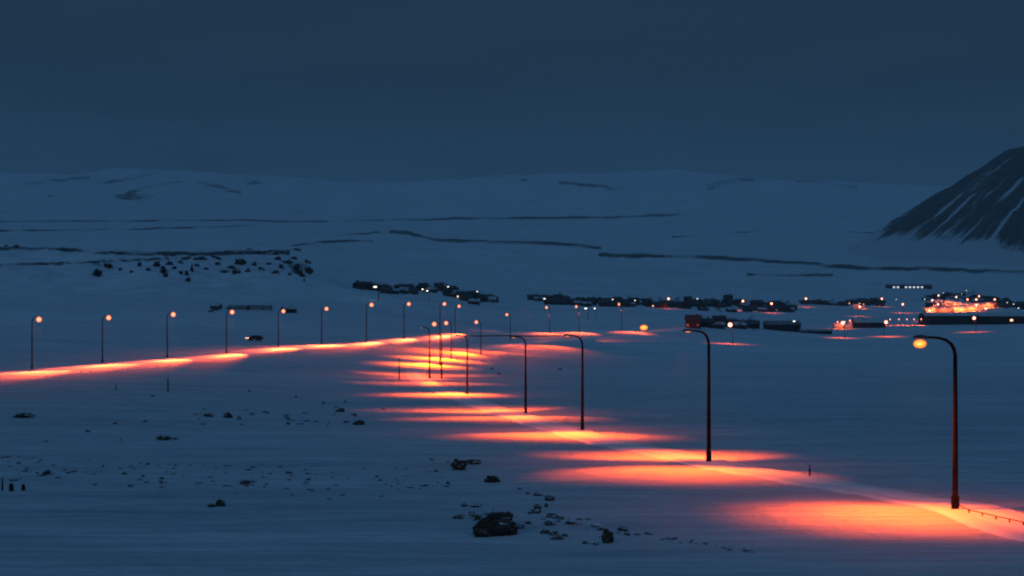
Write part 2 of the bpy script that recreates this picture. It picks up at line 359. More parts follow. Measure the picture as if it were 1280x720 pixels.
# ------------------------------------------------------------------ mountain at the right
def mountain():
    ax, ay = (1372-640)/F*4700, 4700.
    nr, na = 420, 900
    r = np.linspace(0, 1, nr)**.9; a = np.linspace(0, 2*math.pi, na)
    Rr, A = np.meshgrid(r, a, indexing='ij')
    Rm = 712.
    ca, sa = np.cos(A), np.sin(A)
    per = 1+.04*np.sin(2*A+1)+.03*np.sin(5*A)
    x = ax + ca*Rr*Rm*per; y = ay + sa*Rr*Rm*per*1.15
    H0 = 512.
    h = H0*(1-Rr)
    h = np.where(h > 330, 330+(h-330)*.40, h) 
    ridge = vnoise(A*14/6.283*2.0+2, Rr*1.0+4)*.55+vnoise(A*60/6.283+7, Rr*2.)*.35 + vnoise(A*190/6.283, Rr*5)*.12
    seam = np.minimum(1, np.minimum(A, 2*math.pi-A)*3)
    h = h + ridge*seam*22*np.clip(Rr*3, 0, 1)*np.clip((1-Rr)*4, 0, 1) + 9*fbm(x/40, y/40, 4)*np.clip((1-Rr)*6, 0, 1)
    g0 = ground(x, y)
    z = g0 - 10 + h
    low = h/H0
    gully = (-ridge)*.5
    for a0, wd, r0, r1 in ((3.30, .020, .3, 1.), (3.42, .035, .45, .95), (3.56, .022, .35, .9), (3.72, .045, .4, .95), (3.9, .03, .5, .97), (4.08, .05, .35, 1.), (4.3, .03, .4, .9), (4.5, .055, .4, 1.), (4.8, .04, .3, 1.), (5.1, .05, .4, 1.), (2.9, .03, .4, 1.), (2.4, .05, .3, 1.), (1.8, .05, .3, 1.)):
        gully = gully + 1.1*np.exp(-((A-a0-.05*vnoise(Rr*4, a0*9+Rr*0)-.012*vnoise(Rr*19, a0*5+Rr*0))/(wd*.42))**2)*sstep(r0, r0+.15, Rr)*(.7+.8*vnoise(Rr*9, a0*3+Rr*0))
    bare = sstep(-.02, .22, low + .12*vnoise(A*50/6.283, Rr*3)) * .86
    attr = {'bare': bare, 'gully': gully*seam, 'ang': A, 'rad': Rr}
    me = grid_mesh('mountain', np.stack([x, y, z], -1).reshape(-1, 3), nr, na, attr)
    m, nt, N, L, b = newmat('dark_scree_with_snow_gullies')
    def A_(n):
        q = N.new('ShaderNodeAttribute'); q.attribute_name = n; return q.outputs['Fac']
    cx = N.new('ShaderNodeCombineXYZ')
    m1 = N.new('ShaderNodeMath'); m1.operation = 'MULTIPLY'; m1.inputs[1].default_value = 7.5; L.new(A_('ang'), m1.inputs[0])
    m2 = N.new('ShaderNodeMath'); m2.operation = 'MULTIPLY'; m2.inputs[1].default_value = 1.1; L.new(A_('rad'), m2.inputs[0])
    L.new(m1.outputs[0], cx.inputs[0]); L.new(m2.outputs[0], cx.inputs[1])
    n = N.new('ShaderNodeTexNoise'); n.inputs['Scale'].default_value = 2.6; n.inputs['Detail'].default_value = 7; n.inputs['Roughness'].default_value = .62; L.new(cx.outputs[0], n.inputs['Vector'])
    tc = N.new('ShaderNodeTexCoord')
    n2 = N.new('ShaderNodeTexNoise'); n2.inputs['Scale'].default_value = .02; n2.inputs['Detail'].default_value = 9; n2.inputs['Roughness'].default_value = .7; L.new(tc.outputs['Object'], n2.inputs['Vector'])
    def ma(op, a, bb):
        q = N.new('ShaderNodeMath'); q.operation = op
        for i, v in enumerate((a, bb)):
            if isinstance(v, (int, float)): q.inputs[i].default_value = v
            else: L.new(v, q.inputs[i])
        return q.outputs[0]
    # rock where bare is high and streak noise is not in a gully
    v = ma('ADD', A_('bare'), ma('MULTIPLY', n.outputs['Fac'], -.95))
    v = ma('ADD', v, ma('MULTIPLY', n2.outputs['Fac'], .42))
    v = ma('ADD', v, ma('MULTIPLY', A_('gully'), -.30))
    rr = N.new('ShaderNodeMapRange'); rr.inputs[1].default_value = .33; rr.inputs[2].default_value = .52; L.new(v, rr.inputs[0])
    rk = N.new('ShaderNodeValToRGB'); rk.color_ramp.elements[0].color = (.032, .023, .018, 1); rk.color_ramp.elements[1].color = (.095, .070, .055, 1)
    rk.color_ramp.elements[0].position = .35; rk.color_ramp.elements[1].position = .7
    L.new(n2.outputs['Fac'], rk.inputs[0])
    mx = N.new('ShaderNodeMix'); mx.data_type = 'RGBA'; L.new(rr.outputs[0], mx.inputs[0]); mx.inputs[6].default_value = (.50, .52, .55, 1); L.new(rk.outputs[0], mx.inputs[7])
    L.new(mx.outputs[2], b.inputs['Base Color']); b.inputs['Roughness'].default_value = .9; setspec(b, .1)
    o = link('mountain', me, m)
    tag(o, 'steep dark scree mountain streaked with snow gullies rising at the edge of the valley', 'mountain', kind='structure')
mountain()

# ------------------------------------------------------------------ roads
def spline(pts, n):
    P = [Vector(p) for p in pts]; out = []
    P = [P[0]*2-P[1]]+P+[P[-1]*2-P[-2]]
    for i in range(1, len(P)-2):
        for k in range(n):
            t = k/n; a, b, c, d = P[i-1:i+3]
            out.append(.5*((2*b)+(c-a)*t+(2*a-5*b+4*c-d)*t*t+(3*b-a-3*c+d)*t**3))
    out.append(P[-2]); return out
def wp(px, z): return ((px-640)/F*z, z)
def road(name, pts, w, mat, label):
    P = spline([wp(*p) for p in pts], 26)
    rows = []; nc = 9
    for i, p in enumerate(P):
        d = (P[min(i+1, len(P)-1)]-P[max(i-1, 0)]).normalized(); nrm = Vector((-d.y, d.x))
        rows.append([(p.x+nrm.x*w*(j/(nc-1)-.5), p.y+nrm.y*w*(j/(nc-1)-.5)) for j in range(nc)])
    A = np.array(rows); z = ground(A[..., 0], A[..., 1]) 
    cr = np.abs(np.linspace(-1, 1, nc))
    z = z + .10 + np.where(cr > .8, .22, 0)[None, :]*(1+.6*fbm(A[..., 0]/2., A[..., 1]/2., 2))*(1) - np.where(cr > .99, .46, 0)[None, :]
    V = np.concatenate([A, z[..., None]], -1).reshape(-1, 3)
    u = np.repeat(cr[None, :], len(P), 0)
    o = link(name, grid_mesh(name, V, len(P), nc, {'cross': u}), mat)
    tag(o, label, 'road', kind='structure'); return P
def road_mat():
    m, nt, N, L, b = newmat('packed_snow_road')
    tc = N.new('ShaderNodeTexCoord'); n = N.new('ShaderNodeTexNoise'); n.inputs['Scale'].default_value = .5; n.inputs['Detail'].default_value = 6
    L.new(tc.outputs['Object'], n.inputs['Vector'])
    q = N.new('ShaderNodeAttribute'); q.attribute_name = 'cross'
    r = N.new('ShaderNodeValToRGB'); cr = r.color_ramp
    cr.elements[0].position = 0; cr.elements[0].color = (.90, .90, .90, 1); cr.elements[1].position = 1; cr.elements[1].color = (.90, .90, .90, 1)
    for p, c in ((.28, .88), (.42, .76), (.58, .77), (.72, .88)):
        el = cr.elements.new(p); el.color = (c, c*.99, c*.98, 1)
    L.new(q.outputs['Fac'], r.inputs[0])
    r2 = N.new('ShaderNodeValToRGB'); r2.color_ramp.elements[0].color = (.85, .85, .85, 1); r2.color_ramp.elements[1].color = (1, 1, 1, 1); L.new(n.outputs['Fac'], r2.inputs[0])
    mx = N.new('ShaderNodeMix'); mx.data_type = 'RGBA'; mx.blend_type = 'MULTIPLY'; mx.inputs[0].default_value = 1
    L.new(r.outputs[0], mx.inputs[6]); L.new(r2.outputs[0], mx.inputs[7]); L.new(mx.outputs[2], b.inputs['Base Color']); b.inputs['Roughness'].default_value = .6
    bp = N.new('ShaderNodeBump'); bp.inputs['Strength'].default_value = .5; bp.inputs['Distance'].default_value = .1; L.new(n.outputs['Fac'], bp.inputs['Height']); L.new(bp.outputs[0], b.inputs['Normal'])
    return m
M['road'] = road_mat()
RP = [(1560, 68), (1400, 74), (1290, 79.5), (1190, 90.5), (1010, 105.5), (870, 123), (715, 160), (640, 197), (572, 252), (535, 310), (520, 355), (528, 400), (560, 447), (620, 530), (680, 610), (745, 700), (810, 800)]
LP = [(-400, 215), (-200, 250), (40, 300), (128, 326), (209, 350), (283, 384), (348, 428), (402, 455), (458, 474), (505, 505), (551, 548), (610, 612), (669, 680), (735, 760), (806, 850), (870, 950)]
road('road', RP, 5.2, M['road'], 'snow-packed road curving past the tall lamps into the valley')
road('road', LP, 6.5, M['road'], 'snow-covered road running straight across the valley floor under a row of lamps')

# ------------------------------------------------------------------ mesh part helpers
def tube_mesh(name, pts, radii, seg=12, cap=True):
    bm = bmesh.new(); rings = []
    for i, p in enumerate(pts):
        p = Vector(p); d = (Vector(pts[min(i+1, len(pts)-1)])-Vector(pts[max(i-1, 0)])).normalized()
        a = d.orthogonal() if abs(d.z) > .99 else d.cross(Vector((0, 1, 0.001)))
        a = Vector((0, 1, 0)) if abs(d.y) < .9 else Vector((1, 0, 0))
        a = (a-d*a.dot(d)).normalized(); b = d.cross(a)
        rings.append([bm.verts.new(p+(a*math.cos(t)+b*math.sin(t))*radii[i]) for t in [2*math.pi*k/seg for k in range(seg)]])
    for r0, r1 in zip(rings, rings[1:]):
        for k in range(seg): bm.faces.new((r0[k], r0[(k+1) % seg], r1[(k+1) % seg], r1[k]))
    if cap: bm.faces.new(rings[0][::-1]); bm.faces.new(rings[-1])
    bmesh.ops.recalc_face_normals(bm, faces=bm.faces)
    for f in bm.faces: f.smooth = True
    me = bpy.data.meshes.new(name); bm.to_mesh(me); bm.free(); return me
def boxes_mesh(name, bxs, bevel=0.):
    bm = bmesh.new()
    for (x0, y0, z0, x1, y1, z1) in bxs:
        r = bmesh.ops.create_cube(bm, size=1)
        for v in r['verts']:
            v.co = Vector(((x0+x1)/2+v.co.x*(x1-x0), (y0+y1)/2+v.co.y*(y1-y0), (z0+z1)/2+v.co.z*(z1-z0)))
    if bevel: bmesh.ops.bevel(bm, geom=list(bm.edges), offset=bevel, segments=2, affect='EDGES')
    bmesh.ops.recalc_face_normals(bm, faces=bm.faces)
    me = bpy.data.meshes.new(name); bm.to_mesh(me); bm.free(); return me
def ell_mesh(name, c, r, seg=16, cut=None):
    bm = bmesh.new(); bmesh.ops.create_uvsphere(bm, u_segments=seg, v_segments=max(8, seg//2), radius=1)
    for v in bm.verts:
        if cut is not None and v.co.z > cut: v.co.z = cut
        v.co = Vector((c[0]+v.co.x*r[0], c[1]+v.co.y*r[1], c[2]+v.co.z*r[2]))
    for f in bm.faces: f.smooth = True
    me = bpy.data.meshes.new(name); bm.to_mesh(me); bm.free(); return me

# ------------------------------------------------------------------ street lamps (all geometry for a 10 m pole; arm towards -x)
def lamp_proto(arm, lens_mat, lens_r, drop, rp=.15, lz=.85):
    root = empty('street_lamp', (0, 0, 0))
    P = [(0, 0, 0), (0, 0, 3), (0, 0, 6), (0, 0, 9.0)]
    q = [(0, 0, 9.0), (-.03*arm, 0, 9.3), (-.11*arm, 0, 9.62), (-.27*arm, 0, 9.86), (-.48*arm, 0, 9.98), (-.75*arm, 0, 10.02), (-arm*.9, 0, 10.0)]
    link('pole', tube_mesh('pole', P, [rp*1.15, rp*1.05, rp*.9, rp*.72]), M['pole'], root)
    link('arm', tube_mesh('arm', q, [rp*.72, rp*.70, rp*.66, rp*.6, rp*.52, rp*.46, rp*.42]), M['pole'], root)
    b = boxes_mesh('base_collar', [(-rp*1.7, -rp*1.7, 0, rp*1.7, rp*1.7, .12), (-rp*1.25, -rp*1.25, .12, rp*1.25, rp*1.25, .9)], .02)
    link('base_collar', b, M['pole'], root)
    bm = bmesh.new(); bmesh.ops.create_uvsphere(bm, u_segments=16, v_segments=10, radius=1)
    for v in bm.verts:
        if v.co.z < -.25: v.co.z = -.25
        w = 1-.35*(v.co.x*.5+.5)
        v.co = Vector((-arm-.05+v.co.x*.46, v.co.y*.19*w, 10.0+v.co.z*.17))
    for f in bm.faces: f.smooth = True
    me = bpy.data.meshes.new('lantern_housing'); bm.to_mesh(me); bm.free()
    h = link('lantern', me, M['housing'], root)
    link('lens', ell_mesh('lens', (-arm-.08, 0, 9.95-drop), (lens_r*(1.25 if lz != 1 else 1), lens_r, lens_r*lz), 20), lens_mat, h)
    return root
AR = 1.95
ARS = 1.5
protoR = lamp_proto(ARS, M['bulb_flat'], .16, .0, .145, .2)            # flat lens inside the shallow housing
protoR1 = lamp_proto(AR, M['bulb'], .31, .3, .155, .85)
protoL = lamp_proto(1.25, M['bulb_far'], .54, .3, .13, 1)
M['bulb_flare'] = globe('orange_flare_lens', (1., .26, .04), (1., .06, .01), 4.5, .9, .45)
protoG = lamp_proto(1.25, M['bulb_flare'], 1.6, .3, .12, 2.6)  # lens oversized so its colour draws the bloom round the lamp
protoV = lamp_proto(1.25, M['bulb_village'], 1.1, .3, .15, 1)
protoD = lamp_proto(1.0, M['bulb_dull'], .5, .3, .12)
LD = {}
def spot(name, power, angle, blend, col=SOD, sx=1., sy=1., radius=.25):
    k = (power, angle, blend, col, radius)
    if k not in LD:
        l = bpy.data.lights.new('sodium_light', 'SPOT'); l.energy = power; l.color = col; l.spot_size = R(angle); l.spot_blend = blend; l.shadow_soft_size = radius
        LD[k] = l
    o = bpy.data.objects.new('lamp_light', LD[k]); COL.objects.link(o); o.scale = (sx, sy, 1); return o
used = set()
def place_lamp(proto, x, y, z, h, rz, label, group, power=0, angle=110, blend=.6, tilts=((0, 0),), arm=AR, sc=None):
    c = copy_tree(proto) if proto.name in used else proto
    if proto.name not in used: used.add(proto.name)
    k = h/10.
    c.location = (x, y, z-.05); c.rotation_euler = (0, 0, rz); c.scale = (sc or k, sc or k, k)
    tag(c, label, 'street lamp', group)
    if power:
        for tx, ty in tilts:
            s = spot('lamp_light', power, angle, blend)
            s.parent = c; s.location = (-arm-.08, 0, 8.2); s.rotation_euler = (R(tx), R(ty), -rz)
    return c

GR = 'tall street lamps along the curving road'
def P(px, z): x = (px-640)/F*z; return x, z, gz(x, z)
def pool(lamp, arm, k, px, z, hd, hl, power, blend=1., col=SOD):
    """a light under the lantern aimed at the snow: hd, hl = half depth and half width of the lit patch in metres"""
    rz = lamp.rotation_euler.z
    hx = lamp.location.x - math.cos(rz)*(arm+.08)*lamp.scale.x; hy = lamp.location.y; hz = lamp.location.z + (9.15 if col == SOD and arm > 1.3 else 8.5)*k
    c = Vector((*P(px, z),)); src = Vector((hx, hy, hz)); h = hz-c.z
    off = math.hypot(c.y-hy, 0)*(1 if c.y > hy else -1)
    hd *= 1.06; hl *= 1.12
    a1 = math.atan((off-hd)/h); a2 = math.atan((off+hd)/h); cc = (a1+a2)/2; half = (a2-a1)/2
    lat = math.atan(hl/(h/math.cos(cc)))
    tx = c.x-hx
    d = Vector((tx, math.tan(cc)*h, -h))
    big = max(half, lat); l = bpy.data.lights.new('sodium_light', 'SPOT'); l.energy = power*(4.7 if col == SOD else 1.6); l.color = col
    l.spot_size = min(2*big, R(170)); l.spot_blend = blend; l.shadow_soft_size = .25
    o = bpy.data.objects.new('lamp_light', l); COL.objects.link(o)
    o.location = src; o.rotation_euler = d.to_track_quat('-Z', 'Y').to_euler()
    # track quat leaves local X horizontal when d has small x: X = width, Y = depth
    o.scale = (math.tan(lat)/math.tan(big), math.tan(half)/math.tan(big), 1)
    return o
def strip(lamp, arm, k, px, z, p0, p1, ha, hc, power, col, blend=.8):
    """the same, for a patch stretched along the road that runs from p0 to p1 (px, z)"""
    rz = lamp.rotation_euler.z
    src = Vector((lamp.location.x - math.cos(rz)*(arm+.08)*lamp.scale.x, lamp.location.y, lamp.location.z+8.5*k))
    c = Vector(P(px, z)); a = Vector(P(*p0)); b = Vector(P(*p1)); u = (b-a).normalized()
    zl = (src-c).normalized(); xl = (u-zl*u.dot(zl)).normalized(); yl = zl.cross(xl)
    D_ = (src-c).length
    la = math.atan(ha/D_); lc = math.atan(hc/D_); l = bpy.data.lights.new('sodium_light', 'SPOT'); l.energy = power; l.color = col
    l.spot_size = min(2*la, R(170)); l.spot_blend = blend; l.shadow_soft_size = .25
    o = bpy.data.objects.new('lamp_light', l); COL.objects.link(o)
    from mathutils import Matrix
    m = Matrix((xl, yl, zl)).transposed()
    o.location = src; o.rotation_euler = m.to_euler(); o.scale = (1, math.tan(lc)/math.tan(la), 1)
    return o
# (px, depth, top y, label, pools[(px, z, half depth, half width, power)])
RL = [
 (1194, 88, 421, 'tall street lamp with a glowing orange bowl beside the cable rail', [(1142, 84.5, 8.6, 10.4, 6300)]),
 (886, 121, 413, 'tall dark lamp post standing in the double pool of orange light', [(866, 108, 9.6, 9.8, 11500), (830, 130, 9., 10.6, 9500)]),
 (728, 162, 419, 'tall lamp post above the wide light pool, next beyond the double pool', [(706, 151, 9.5, 11.8, 11000)]),
 (657, 200, 421, 'thin lamp post standing where the road begins to bend', [(630, 184, 9.5, 13, 12000), (602, 212, 10, 13.5, 13000)]),
 (584, 258, 419, 'dark lamp post crossed by several light stripes, between post pair and bend start', [(562, 254, 13, 14, 13000)]),
 (552, 337, 417, 'dark lamp post at the bend, taller-looking one of the close pair', [(532, 304, 15, 16, 20000), (526, 336, 8, 13, 3500)]),
 (537, 338, 409, 'dark lamp post at the bend, slimmer one of the close pair', [(530, 362, 16, 17, 20000)]),
]
for i, (px, z, top, lab, pools) in enumerate(RL):
    x, y, zz = P(px, z)
    h = (CZ + (HY-top)/F*z) - zz
    arm = AR if i == 0 else ARS
    c = place_lamp(protoR1 if i == 0 else protoR, x, y, zz, h, 0, lab, GR)
    for (qx, qz, hd, hl, pw) in pools: pool(c, arm, h/10, qx, qz, hd, hl, pw)
    sp_ = spot('lamp_light', 2200 if i == 0 else 1300, 165, 1., (1., .10, .05)); sp_.parent = c; sp_.location = (-arm-.9, -.5, 8.9)  # added wide reddish spill beside the lantern, tints snow round the pools
# more lamps of the bend whose posts are lost in the glare
for px, z, yh, lab, pools in ((546, 398, 403, 'dim far lamp of the bend, shining between the close pair of posts', [(532, 393, 13, 19, 22000)]),
                    (560, 430, 402, 'far lamp of the bend, its point just beside the close post pair', [(548, 424, 12, 19, 24000)]),
                    (597, 466, 401, 'lamp past the bend, orange point above the end of the low wall', [(568, 458, 13, 20, 26000), (600, 492, 13, 20, 24000)]),
                    (634, 590, 392, 'lone pinkish-white lamp past the bend with a faint thin post', [])):
    x, y, zz = P(px+4, z); h = (CZ + (HY-yh)/F*z) - zz
    c = place_lamp(protoL, x, y, zz, h, 0, lab, GR)
    for (qx, qz, hd, hl, pw) in pools: pool(c, 1.25, h/10, qx, qz, hd, hl, pw, .8)

for a_, m_, b_ in (((590, 487), (612, 522), (640, 556)), ((630, 545), (655, 578), (685, 616)), ((672, 600), (702, 640), (735, 688))):
    strip(c, 1.25, h/10, *m_, a_, b_, 34, 7, 110000, SOD, .9).location = Vector(P(*m_))+Vector((0, 6, 13))  # added lights hung over the road without posts, for the lit strip
GL = 'street lamps in the row along the straight road'
ordn = ['first', 'second', 'third', 'fourth', 'fifth', 'sixth', 'seventh', 'eighth', 'ninth', 'tenth', 'eleventh', 'twelfth', 'thirteenth']
LL = [(40, 306), (128, 332), (209, 356), (283, 391), (348, 435), (402, 462), (458, 482), (505, 515), (550, 556), (569, 585)]
LHY = [398, 396, 392, 389, 388, 385, 380, 379, 379, 382]
for i, ((px, z), hy) in enumerate(zip(LL, LHY)):
    x, y, zz = P(px, z)
    h = (CZ + (HY-hy)/F*z) - zz
    c = place_lamp(protoL, x, y, zz, h+.2, math.pi, '%s lamp of the straight road, counting from the picture edge' % ordn[i], GL)
    off = np.interp(i, [0, 2, 4, 6, 9], [-14, -12, -10, -8, -5])
    j = min(i, len(LL)-2)
    strip(c, 1.25, (h+.2)/10, px+2, z+off, LL[j], LL[j+1], np.interp(i, [0, 9], [27, 30]), np.interp(i, [0, 4, 9], [5.4, 4.9, 4.4]), 100000, SODL)
for i, (px, z, hy, lab, pools) in enumerate((
   (687, 700, 383, 'lamp with a pink halo before the dark village band, beside a yellowish point', [(669, 688, 20, 4.5, 30000)]),
   (724, 745, 382, 'lamp with pale post in front of the village, next to small white lights', [(735, 742, 30, 8, 40000)]),
   (777, 822, 379, 'bright lamp in front of the dark village band with faint orange post', [(762, 800, 24, 18, 30000), (800, 838, 22, 18, 26000)]))):
    x, y, zz = P(px, z); h = (CZ + (HY-hy)/F*z) - zz
    c = place_lamp(protoL, x, y, zz, h, 0, lab, GL, sc=1.05)
    strip(c, 1.25, h/10, px+(6, 8, 18)[i], z-8, *(((650, 655), (700, 718)), ((705, 725), (760, 790)), ((760, 795), (830, 885)))[i], 34, 6, (70000, 90000, 90000)[i], SODL)
    if i == 0: pool(c, 1.25, h/10, 608, 640, 16, 4, 60000, .8, SODL)

# ------------------------------------------------------------------ village lamps
GV = 'lamps of the village'
VL = [(834, 373, 'lamp above the middle of the dark village band'), (927, 376, 'bright lamp over the thick end of the village band'), (966, 379, 'pink lamp over the low end of the village band'),
 (1006, 373, 'lone lamp just past the end of the village band'), (916, 405, 'low lamp in front of the dark outlying houses'), (1101, 373, 'lamp on top of the small hill of houses'),
 (1073, 383, 'lamp at the lower edge of the small hill of houses'), (1130, 380, 'large white lamp standing alone in the snow between two groups of houses'), (1172, 369, 'white lamp highest at the near end of the lit quarter'),
 (1164, 375, 'pink lamp at the outer corner of the lit quarter'), (1194, 371, 'lamp above the middle of the lit orange street'), (1208, 374, 'bright lamp of the lit quarter beside a dimmer one'),
 (1219, 374, 'twin lamp of the lit quarter next to a brighter one'), (1225, 370, 'raised lamp at the back of the lit quarter'), (1242, 374, 'lamp at the far end of the lit quarter'), (1171, 380, 'low lamp at the start of the orange street'),
 (1056, 403, 'lamp on the open snow before the long dark shed'), (1220, 397, 'orange lamp in front of the long warehouse wall'), (1222, 381, 'lamp at the end of the orange street'), (1160, 388, 'lamp at the corner of the long warehouse'),
 (1234, 385, 'small pink lamp where the orange street ends'), (1105, 402, 'small lamp between the shed and the warehouse')]
for px, hy, lab in VL:
    x, y, zz = at(px, hy, 9.5)
    pw = 16000 if px > 1150 and 375 < hy < 390 else 5000 if px == 1056 else 4000
    place_lamp(protoV, x, y, zz, 9.5, math.pi if rng.random() < .5 else 0, lab, GV, pw, 140, .6, ((0, 0),), arm=1.25)
DLs = [(473, 358, 1.6), (530, 361, 1), (536, 363, 1), (562, 358, 1.3), (598, 364, 1), (683, 373, 1.4), (735, 385, 1.3), (745, 385, .8), (873, 373, .9), (767, 374, .7), (795, 375, .7), (1209, 363, 1.1), (1203, 367, .8),
       (1180, 366, .8), (1260, 378, .8), (1268, 380, .8), (1274, 385, .8), (995, 401, 1.1), (1121, 374, .6), (1157, 374, 1)]
for px, hy, k in DLs:
    x, y, zz = at(px, hy, 8)
    place_lamp(protoD, x, y, zz, 8, 0, 'small faint whitish lamp among the dark village houses', 'faint lamps among the houses', 0, sc=k)

# ------------------------------------------------------------------ houses
def gable_mesh(name, w, d, h0, h1, over=.4):
    bm = bmesh.new(); x, y = w/2+over, d/2+over; t = .18
    sl = (h1-h0)/(d/2); e = h0-over*sl
    pr = [(-y, e), (0, h1), (y, e), (y, e-t), (0, h1-t*1.3), (-y, e-t)]
    a = [bm.verts.new((-x, p[0], p[1]+t)) for p in pr]; b = [bm.verts.new((x, p[0], p[1]+t)) for p in pr]
    for k in range(6): bm.faces.new((a[k], a[(k+1) % 6], b[(k+1) % 6], b[k]))
    bm.faces.new(a[::-1]); bm.faces.new(b); bmesh.ops.recalc_face_normals(bm, faces=bm.faces)
    me = bpy.data.meshes.new(name); bm.to_mesh(me); bm.free(); return me
def wall_mesh(w, d, h0, h1):
    bm = bmesh.new(); x, y = w/2, d/2
    pr = [(-y, -2.), (y, -2.), (y, h0), (0, h1-.05), (-y, h0)]
    a = [bm.verts.new((-x, p[0], p[1])) for p in pr]; b = [bm.verts.new((x, p[0], p[1])) for p in pr]
    for k in range(5): bm.faces.new((a[k], a[(k+1) % 5], b[(k+1) % 5], b[k]))
    bm.faces.new(a[::-1]); bm.faces.new(b); bmesh.ops.recalc_face_normals(bm, faces=bm.faces)
    me = bpy.data.meshes.new('wall'); bm.to_mesh(me); bm.free(); return me
def house_proto(name, w, d, h0, h1, wall, roof, nwin=3, lit=None, litmat='lit_window', chim=True, door=True, wz=1.0, wh=1.1, ww=1.1):
    r = empty(name, (0, 0, 0))
    link('wall', wall_mesh(w, d, h0, h1), M[wall], r)
    rf = link('roof', gable_mesh('roof', w, d, h0, h1), M[roof], r)
    if chim: link('chimney', boxes_mesh('chimney', [(w*.2-.3, -.3, h1-.8, w*.2+.3, .3, h1+.8), (w*.2-.38, -.38, h1+.8, w*.2+.38, .38, h1+.95)]), M[wall], rf)
    slots = nwin+(1 if door else 0)
    for k in range(slots):
        cx = -w/2+w*(k+.5)/slots
        if door and k == slots//2:
            dd = link('door', boxes_mesh('door', [(cx-.5, -d/2-.06, 0, cx+.5, -d/2+.02, 2.05)]), M['wall_red'], r)
            continue
        f = link('window', boxes_mesh('window_frame', [(cx-ww/2-.1, -d/2-.05, wz-.1, cx+ww/2+.1, -d/2+.03, wz+wh+.1)]), M['wall_pale'], r)
        m = M[litmat] if lit and k in lit else M['glass']
        link('pane', boxes_mesh('pane', [(cx-ww/2, -d/2-.08, wz, cx+ww/2, -d/2+.0, wz+wh)]), m, f)
    return r
HP = [house_proto('house', 9, 7, 2.8, 5.0, 'wall_dark', 'roof_dark', 3),
      house_proto('house', 8, 6.5, 4.6, 6.9, 'wall_dark', 'roof_dark', 2),
      house_proto('house', 11, 7.5, 2.9, 5.2, 'wall_red', 'roof_dark', 4, chim=False),
      house_proto('house', 8.5, 7, 3.0, 5.4, 'wall_red', 'roof_dark', 3, lit=[0], litmat='lit_window')]
HPsnow = [house_proto('house', 9, 7, 2.8, 4.6, 'wall_dark', 'roof_snow', 3), house_proto('house', 9, 7, 2.9, 5.0, 'wall_pale', 'roof_snow', 3)]
hused = set()
def put(proto, x, y, z, rz, label, cat, group, sc=1.):
    c = copy_tree(proto) if proto.name in hused else proto
    hused.add(proto.name)
    c.location = (x, y, z-.1); c.rotation_euler = (0, 0, rz); c.scale = (sc,)*3
    tag(c, label, cat, group); return c
# ---- the orange street: pale houses added to catch light, lamps added before them
PALE = [house_proto('house', 10, 7, 4.0, 7.0, 'wall_pale', 'roof_snow', 3, chim=False), house_proto('house', 13, 7, 2.9, 5.4, 'wall_pale', 'roof_snow', 4, chim=False)]
rs = random.Random(5)
for k, (px, py) in enumerate(((1172, 381), (1178, 382), (1184, 382), (1190, 384), (1196, 384), (1202, 386), (1208, 386), (1215, 387), (1222, 386), (1229, 385), (1236, 385), (1163, 391), (1169, 391), (1175, 390), (1181, 391), (1187, 390), (1193, 390), (1199, 390), (1206, 389), (1212, 389),
                               (1047, 411), (1058, 411), (1066, 409), (1076, 386), (1070, 385))):
    x, y, zz = at(px, py)
    put(PALE[k % 2], x, y, zz, rs.uniform(-.3, .3), 'pale house with snowy roof added to catch orange light along the village street' if k < 20 else 'pale small house added to catch orange light beside the long shed' if k < 23 else 'pale house added to catch light at the foot of the small hill of houses', 'house', 'houses added to catch light on the village street' if k < 20 else 'houses added to catch light outside the village street', .95 if k < 20 else .6)
    x2, y2 = x+rs.uniform(-5, 5), y-11.; z2 = gz(x2, y2)
    c = place_lamp(protoV, x2, y2, z2, 5.5, 0, 'small orange lamp added to light a pale house on the village street' if k < 20 else 'small orange lamp added to light a pale house outside the village street', 'small lamps added before the pale houses', 0, sc=.22)
    sp_ = spot('lamp_light', 26000 if k < 20 else 7000, 140, .6, SODV); sp_.location = (x2, y2, z2+5.0); sp_.rotation_euler = (R(38), 0, 0)  # added spot aimed at the pale wall to make it glow orange
for px, py in ((1113, 407), (1124, 407), (1134, 407), (1143, 407), (1152, 407)):
    x, y, zz = at(px, py)
    place_lamp(protoV, x, y, zz, 5.0, 0, 'small pink lamp on the lit snow strip between shed and warehouse', 'small lamps between shed and warehouse', 9000, 150, .5, ((0, 0),), arm=1.25, sc=.2)
